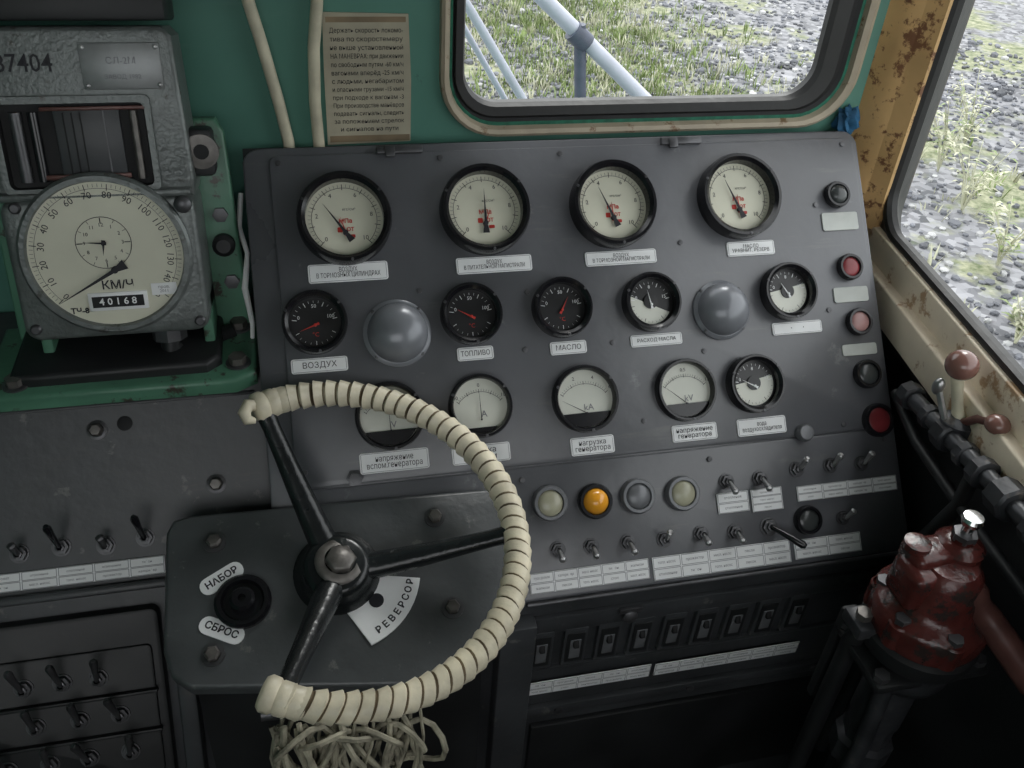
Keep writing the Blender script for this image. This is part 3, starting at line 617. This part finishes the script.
b.tube([along(0.62),along(0.62)+Vector((0,0.0,-0.06)),along(0.62)+Vector((0,0.03,-0.16)),along(0.62)+Vector((0,0.03,-0.6))],0.009,"vdark",10)
b.tube([(0.500,-0.05,-0.03),(0.485,-0.13,-0.045),(0.470,-0.25,-0.045),(0.45,-0.42,-0.04)],0.007,"vdark",10)
b.obj("brake_pipe")
b=B()
c=Vector((0.485,-0.146,0.084))
b.lathe(Matrix.Translation(c),[(0,-0.019)]+[(0.0185*math.cos(rad(a)),0.0175*math.sin(rad(a))) for a in range(-75,90,15)]+[(0,0.0175)],"knob",24)
b.tube([c+Vector((0,0,-0.014)),c+Vector((0.002,-0.006,-0.030)),c+Vector((0.004,-0.014,-0.048)),(0.492,-0.17,0.018)],[0.008,0.0065,0.0065,0.009],"cable",12)
b.lathe(Matrix.Translation((0.490,-0.170,0.012)),[(0,-0.01),(0.020,-0.01),(0.020,0.010),(0.012,0.014),(0,0.014)],"pipe",20)
c2=Vector((0.495,-0.215,0.052)); b.lathe(Matrix.Translation(c2),[(0,-0.010)]+[(0.014*math.cos(rad(a)),0.011*math.sin(rad(a))) for a in range(-75,90,15)]+[(0,0.011)],"knob",16)
b.tube([c2,(0.493,-0.19,0.04),(0.490,-0.175,0.022)],0.005,"valvedk",10)
b.obj("shutoff_lever")
b=B()
c2=Vector((0.4665,-0.145,0.055)); b.lathe(Matrix.Translation(c2),[(0,-0.009)]+[(0.007*math.cos(rad(a)),0.011*math.sin(rad(a))) for a in range(-75,90,15)]+[(0,0.011)],"steel",16)
b.tube([c2,(0.472,-0.16,0.03),(0.478,-0.17,0.012)],0.004,"steel",8); b.obj("cock_handle")

# ------------------------------------------------------------------ driver's brake valve
vx,vy=0.398,-0.325
Mv=lambda x=0,y=0,z=0: Matrix.Translation((vx+x,vy+y,z))
b=B()
b.lathe(Mv(0,0,0),[(0,-0.30),(0.030,-0.30),(0.030,-0.215),(0.045,-0.205),(0.050,-0.19),(0.050,-0.160),(0.040,-0.150)],"pipe",28)
b.lathe(Mv(0,0,0),[(0.040,-0.160),(0.060,-0.156),(0.063,-0.146),(0.063,-0.134),(0.056,-0.130)],"vdark",36)
b.lathe(Mv(0,0,0),[(0.050,-0.132),(0.060,-0.128),(0.062,-0.120),(0.062,-0.098),(0.058,-0.092),(0.048,-0.088),(0.041,-0.078),(0.039,-0.060),(0.036,-0.054),(0.034,-0.040),(0.026,-0.032),(0,-0.030)],"valve",36)
for i in range(6):
    a=rad(20+60*i); m=Mv(0.052*math.cos(a),0.052*math.sin(a),-0.104)
    b.lathe(m,[(0.013,-0.022),(0.013,0.008),(0.011,0.010)],"valve",14); b.lathe(m,[(0.0085,0.009),(0.0085,0.017),(0,0.0175)],"steeld",6)
b.box(Mv(-0.022,0.006,-0.060),(0,0,0),(0.056,0.048,0.052),"valve",0.010,3)
b.box(Mv(-0.012,0.018,-0.036),(0,0,0),(0.060,0.040,0.026),"valve",0.009,3)
b.lathe(Mv(-0.032,0.022,-0.026),[(0.014,0),(0.014,0.008),(0,0.011)],"valve",18)
b.lathe(Mv(0.018,0.018,-0.052),[(0.026,0),(0.026,0.026),(0.021,0.031),(0.012,0.033),(0.012,0.038)],"valve",24)
b.lathe(Mv(0.018,0.018,-0.017),[(0.013,0),(0.013,0.009),(0,0.010)],"steeld",6)
b.lathe(Mv(0.018,0.018,-0.009),[(0.006,0),(0.006,0.012),(0.010,0.014),(0.012,0.020),(0.010,0.024),(0,0.025)],"chrome",20)
h0=Vector((vx+0.018,vy-0.020,-0.060)); h1=Vector((0.462,-0.402,-0.118)); hd_=(h1-h0)
b.tube([h0-hd_*0.1,h0+hd_*0.05,h0+hd_*0.15,h0+hd_*0.3,h0+hd_*0.9,h1+hd_*0.25,h1+hd_*0.32],[0.018,0.018,0.0135,0.015,0.0165,0.0165,0.011],"valvedk",18)
b.tube([(vx-0.04,vy+0.01,-0.14),(vx-0.058,vy+0.015,-0.145),(vx-0.062,vy+0.02,-0.17),(vx-0.060,vy+0.02,-0.5)],0.011,"vdark",14)
b.box(Mv(-0.062,0.015,-0.132),(0,0,0),(0.034,0.036,0.018),"pipe",0.004)
b.lathe(Mv(-0.066,0.015,-0.123),[(0.009,0),(0.009,0.009),(0,0.010)],"hubsteel",6)
b.box(Mv(-0.060,0.040,-0.22),(0,0,0),(0.020,0.012,0.16),"vdark",0.003)
b.box(Mv(0.0,0.0,-0.172),(0,0,0),(0.14,0.095,0.012),"vdark",0.004)
for x in (-0.060,0.060):
    for y in (-0.035,0.035): b.lathe(Mv(x,y,-0.166),[(0.009,0),(0.009,0.008),(0,0.009)],"steeld",6)
b.lathe(Mv(0,0,0),[(0.028,-0.30),(0.028,-0.34),(0.036,-0.345),(0.036,-0.38),(0.024,-0.385),(0.024,-0.90)],"pipe",8)
b.tube([(vx+0.05,vy+0.02,-0.18),(vx+0.045,vy+0.02,-0.30),(vx+0.035,vy+0.05,-0.5),(vx+0.035,vy+0.05,-0.9)],0.010,"vdark",10)
b.tube([(vx-0.030,vy-0.02,-0.20),(vx-0.032,vy-0.03,-0.32),(vx-0.03,vy-0.02,-0.5),(vx-0.03,vy,-0.9)],0.010,"pipe",10)
b.obj("brake_valve")

# ------------------------------------------------------------------ outside
b=B()
def P2(x,z,y=1.13): return (x,y,z)
b.tube([P2(-0.10,0.503),P2(0.317,0.150),P2(0.565,-0.060),P2(0.90,-0.344),P2(1.05,-0.70)],0.017,"rail",14)
b.tube([P2(-0.03,0.39,1.10),P2(0.154,0.130,1.10),P2(0.275,-0.054,1.10),P2(0.60,-0.70,1.10)],0.010,"rail",12)
b.tube([P2(-0.05,0.40,1.14),P2(0.135,0.105,1.14),P2(0.235,-0.054,1.14),P2(0.60,-0.70,1.14)],0.007,"rail",12)
b.tube([P2(0.400,0.10),P2(0.418,-0.057),P2(0.43,-0.70)],0.014,"raild",12)
b.tube([P2(0.385,0.088),P2(0.42,0.058)],0.023,"raild",12)
b.box(None,(0.3,1.05,-0.72),(2.4,0.45,0.04),"raild")
b.obj("handrail")

GZ=-2.6
gm=bpy.data.materials.new("ground_gravel_grass"); gm.use_nodes=True; nt=gm.node_tree; p=nt.nodes["Principled BSDF"]; N=nt.nodes.new; L=nt.links.new
tc=N("ShaderNodeTexCoord")
def noise(s,d=6):
    n=N("ShaderNodeTexNoise"); n.inputs["Scale"].default_value=s; n.inputs["Detail"].default_value=d; n.inputs["Roughness"].default_value=0.65; L(tc.outputs["Object"],n.inputs["Vector"]); return n
vo=N("ShaderNodeTexVoronoi"); vo.inputs["Scale"].default_value=14; L(tc.outputs["Object"],vo.inputs["Vector"])
r1=N("ShaderNodeValToRGB"); e=r1.color_ramp.elements; e[0].color=(0.06,0.062,0.07,1); e[1].color=(0.36,0.36,0.38,1); L(vo.outputs["Color"],r1.inputs[0])
n2=noise(9); r2=N("ShaderNodeValToRGB"); e=r2.color_ramp.elements; e[0].position=0.35; e[1].position=0.65; e[0].color=(0.09,0.12,0.05,1); e[1].color=(0.38,0.38,0.26,1); L(n2.outputs[0],r2.inputs[0])
n3=noise(0.6,8); r3=N("ShaderNodeValToRGB"); e=r3.color_ramp.elements; e[0].position=0.50; e[1].position=0.56; L(n3.outputs[0],r3.inputs[0])
mx=N("ShaderNodeMix"); mx.data_type='RGBA'; L(r3.outputs[0],mx.inputs["Factor"]); L(r1.outputs[0],mx.inputs["A"]); L(r2.outputs[0],mx.inputs["B"]); L(mx.outputs["Result"],p.inputs["Base Color"]); p.inputs["Roughness"].default_value=0.9
M["ground"]=gm
b=B(); b.raw([(-40,-30,GZ),(60,-30,GZ),(60,60,GZ),(-40,60,GZ)],[(0,1,2,3)],"ground"); b.obj("ground",loc=Vector((0,0,GZ)))
ico=bmesh.new(); bmesh.ops.create_icosphere(ico,subdivisions=1,radius=1); iv=[v.co.copy() for v in ico.verts]; ico.verts.index_update(); iff=[[v.index for v in f.verts] for f in ico.faces]; ico.free()
b=B()
for i in range(9500):
    if i%2: x=random.uniform(1.0,8.5); y=random.uniform(0.3,10)
    else: x=random.uniform(-0.5,9); y=random.uniform(7,14)
    s=random.uniform(0.012,0.040)*(1.6 if random.random()<0.08 else 1); a=random.uniform(0,6.28); c_,s_=math.cos(a),math.sin(a); q=(random.uniform(0.7,1.4),random.uniform(0.7,1.2),random.uniform(0.4,0.9))
    b.raw([(x+s*(v.x*q[0]*c_-v.y*q[1]*s_),y+s*(v.x*q[0]*s_+v.y*q[1]*c_),GZ+s*0.3+s*v.z*q[2]) for v in iv],iff,"stonel" if random.random()<0.2 else "stone")
b.obj("gravel_ballast",sharp=20)
b=B()
def tuft(x,y,n,h,k,sp=0.10):
    for j in range(n):
        a=random.uniform(0,6.28); r=random.uniform(0,sp); l=h*random.uniform(0.5,1.1); w=0.007; lean=random.uniform(0.1,0.8)*l
        bx,by=x+r*math.cos(a),y+r*math.sin(a); tx,ty=bx+lean*math.cos(a),by+lean*math.sin(a); nx,ny=-math.sin(a)*w,math.cos(a)*w
        b.raw([(bx+nx,by+ny,GZ),(bx-nx,by-ny,GZ),((bx*0.6+tx*0.4)-nx,(by*0.6+ty*0.4)-ny,GZ+l*0.6),((bx*0.6+tx*0.4)+nx,(by*0.6+ty*0.4)+ny,GZ+l*0.6),(tx,ty,GZ+l)],[(0,1,2,3),(3,2,4)],k)
for i in range(1700):
    x=random.gauss(3.2,1.0); y=random.uniform(8,14); tuft(x,y,8,random.uniform(0.05,0.15),"grass" if random.random()<0.6 else "straw",0.14)
for i in range(130):
    x=random.uniform(2.5,8); y=random.uniform(1.5,9); tuft(x,y,10,random.uniform(0.06,0.16),"grass" if random.random()<0.3 else "straw",0.15)
b.obj("grass")
def weed(x,y,h):
    global b
    b=B()
    for j in range(9):
        a=random.uniform(0,6.28); l=h*random.uniform(0.6,1.1); tx,ty=x+0.45*l*math.cos(a),y+0.45*l*math.sin(a)
        pts=[(x,y,GZ),(x+(tx-x)*0.3,y+(ty-y)*0.3,GZ+l*0.5),(tx,ty,GZ+l)]
        b.tube(pts,[0.008,0.006,0.003],"straw",5)
        for q in range(12):
            t=random.uniform(0.3,1); px_=x+(tx-x)*t; py_=y+(ty-y)*t; pz=GZ+l*t; aa=random.uniform(0,6.28); ll=random.uniform(0.05,0.15)
            dx,dy=math.cos(aa)*ll,math.sin(aa)*ll; wx,wy=-math.sin(aa)*0.014,math.cos(aa)*0.014
            b.raw([(px_,py_,pz),(px_+dx*0.5+wx,py_+dy*0.5+wy,pz+0.02),(px_+dx,py_+dy,pz+0.01),(px_+dx*0.5-wx,py_+dy*0.5-wy,pz+0.02)],[(0,1,2,3)],"straw" if q%3 else "grass")
    b.obj("weed_plant")
for x,y,h in ((5.6,6.0,0.7),(6.3,6.6,0.6),(5.0,4.3,0.45),(6.0,4.9,0.6),(7.4,7.0,0.7),(4.4,3.3,0.35),(5.3,5.2,0.6),(6.8,6.0,0.5)): weed(x,y,h)

# ------------------------------------------------------------------ light
w=bpy.data.worlds.new("overcast_sky"); scene.world=w; w.use_nodes=True; nt=w.node_tree; bg=nt.nodes["Background"]
tcw=nt.nodes.new("ShaderNodeTexCoord"); sp=nt.nodes.new("ShaderNodeSeparateXYZ"); rp=nt.nodes.new("ShaderNodeValToRGB")
nt.links.new(tcw.outputs["Generated"],sp.inputs[0]); nt.links.new(sp.outputs["Z"],rp.inputs[0]); nt.links.new(rp.outputs[0],bg.inputs[0])
e=rp.color_ramp.elements; e[0].position=0.0; e[0].color=(0.93,0.96,0.98,1); e[1].position=0.8; e[1].color=(0.98,0.99,1,1)
bg.inputs[1].default_value=2.2
sd=bpy.data.lights.new("sun","SUN"); sd.energy=2.0; sd.angle=rad(25); sd.color=(1,0.98,0.95); so=bpy.data.objects.new("sun",sd); COL.objects.link(so); so.rotation_euler=(rad(-40),rad(28),0)

# ------------------------------------------------------------------ camera
Rm=Matrix(((0.97412,0.08601,-0.20903),(-0.21833,0.5974,-0.77165),(0.0585,0.79732,0.60072))).to_4x4()
cd=bpy.data.cameras.new("camera"); cd.sensor_width=36; cd.lens=900/1024*36; cd.clip_start=0.02; cd.clip_end=300
co=bpy.data.objects.new("camera",cd); COL.objects.link(co)
Rm.translation=(-0.2257,-0.8334,0.6488); co.matrix_world=Rm
scene.camera=co
scene.view_settings.view_transform='Standard'
scene.view_settings.look='None'
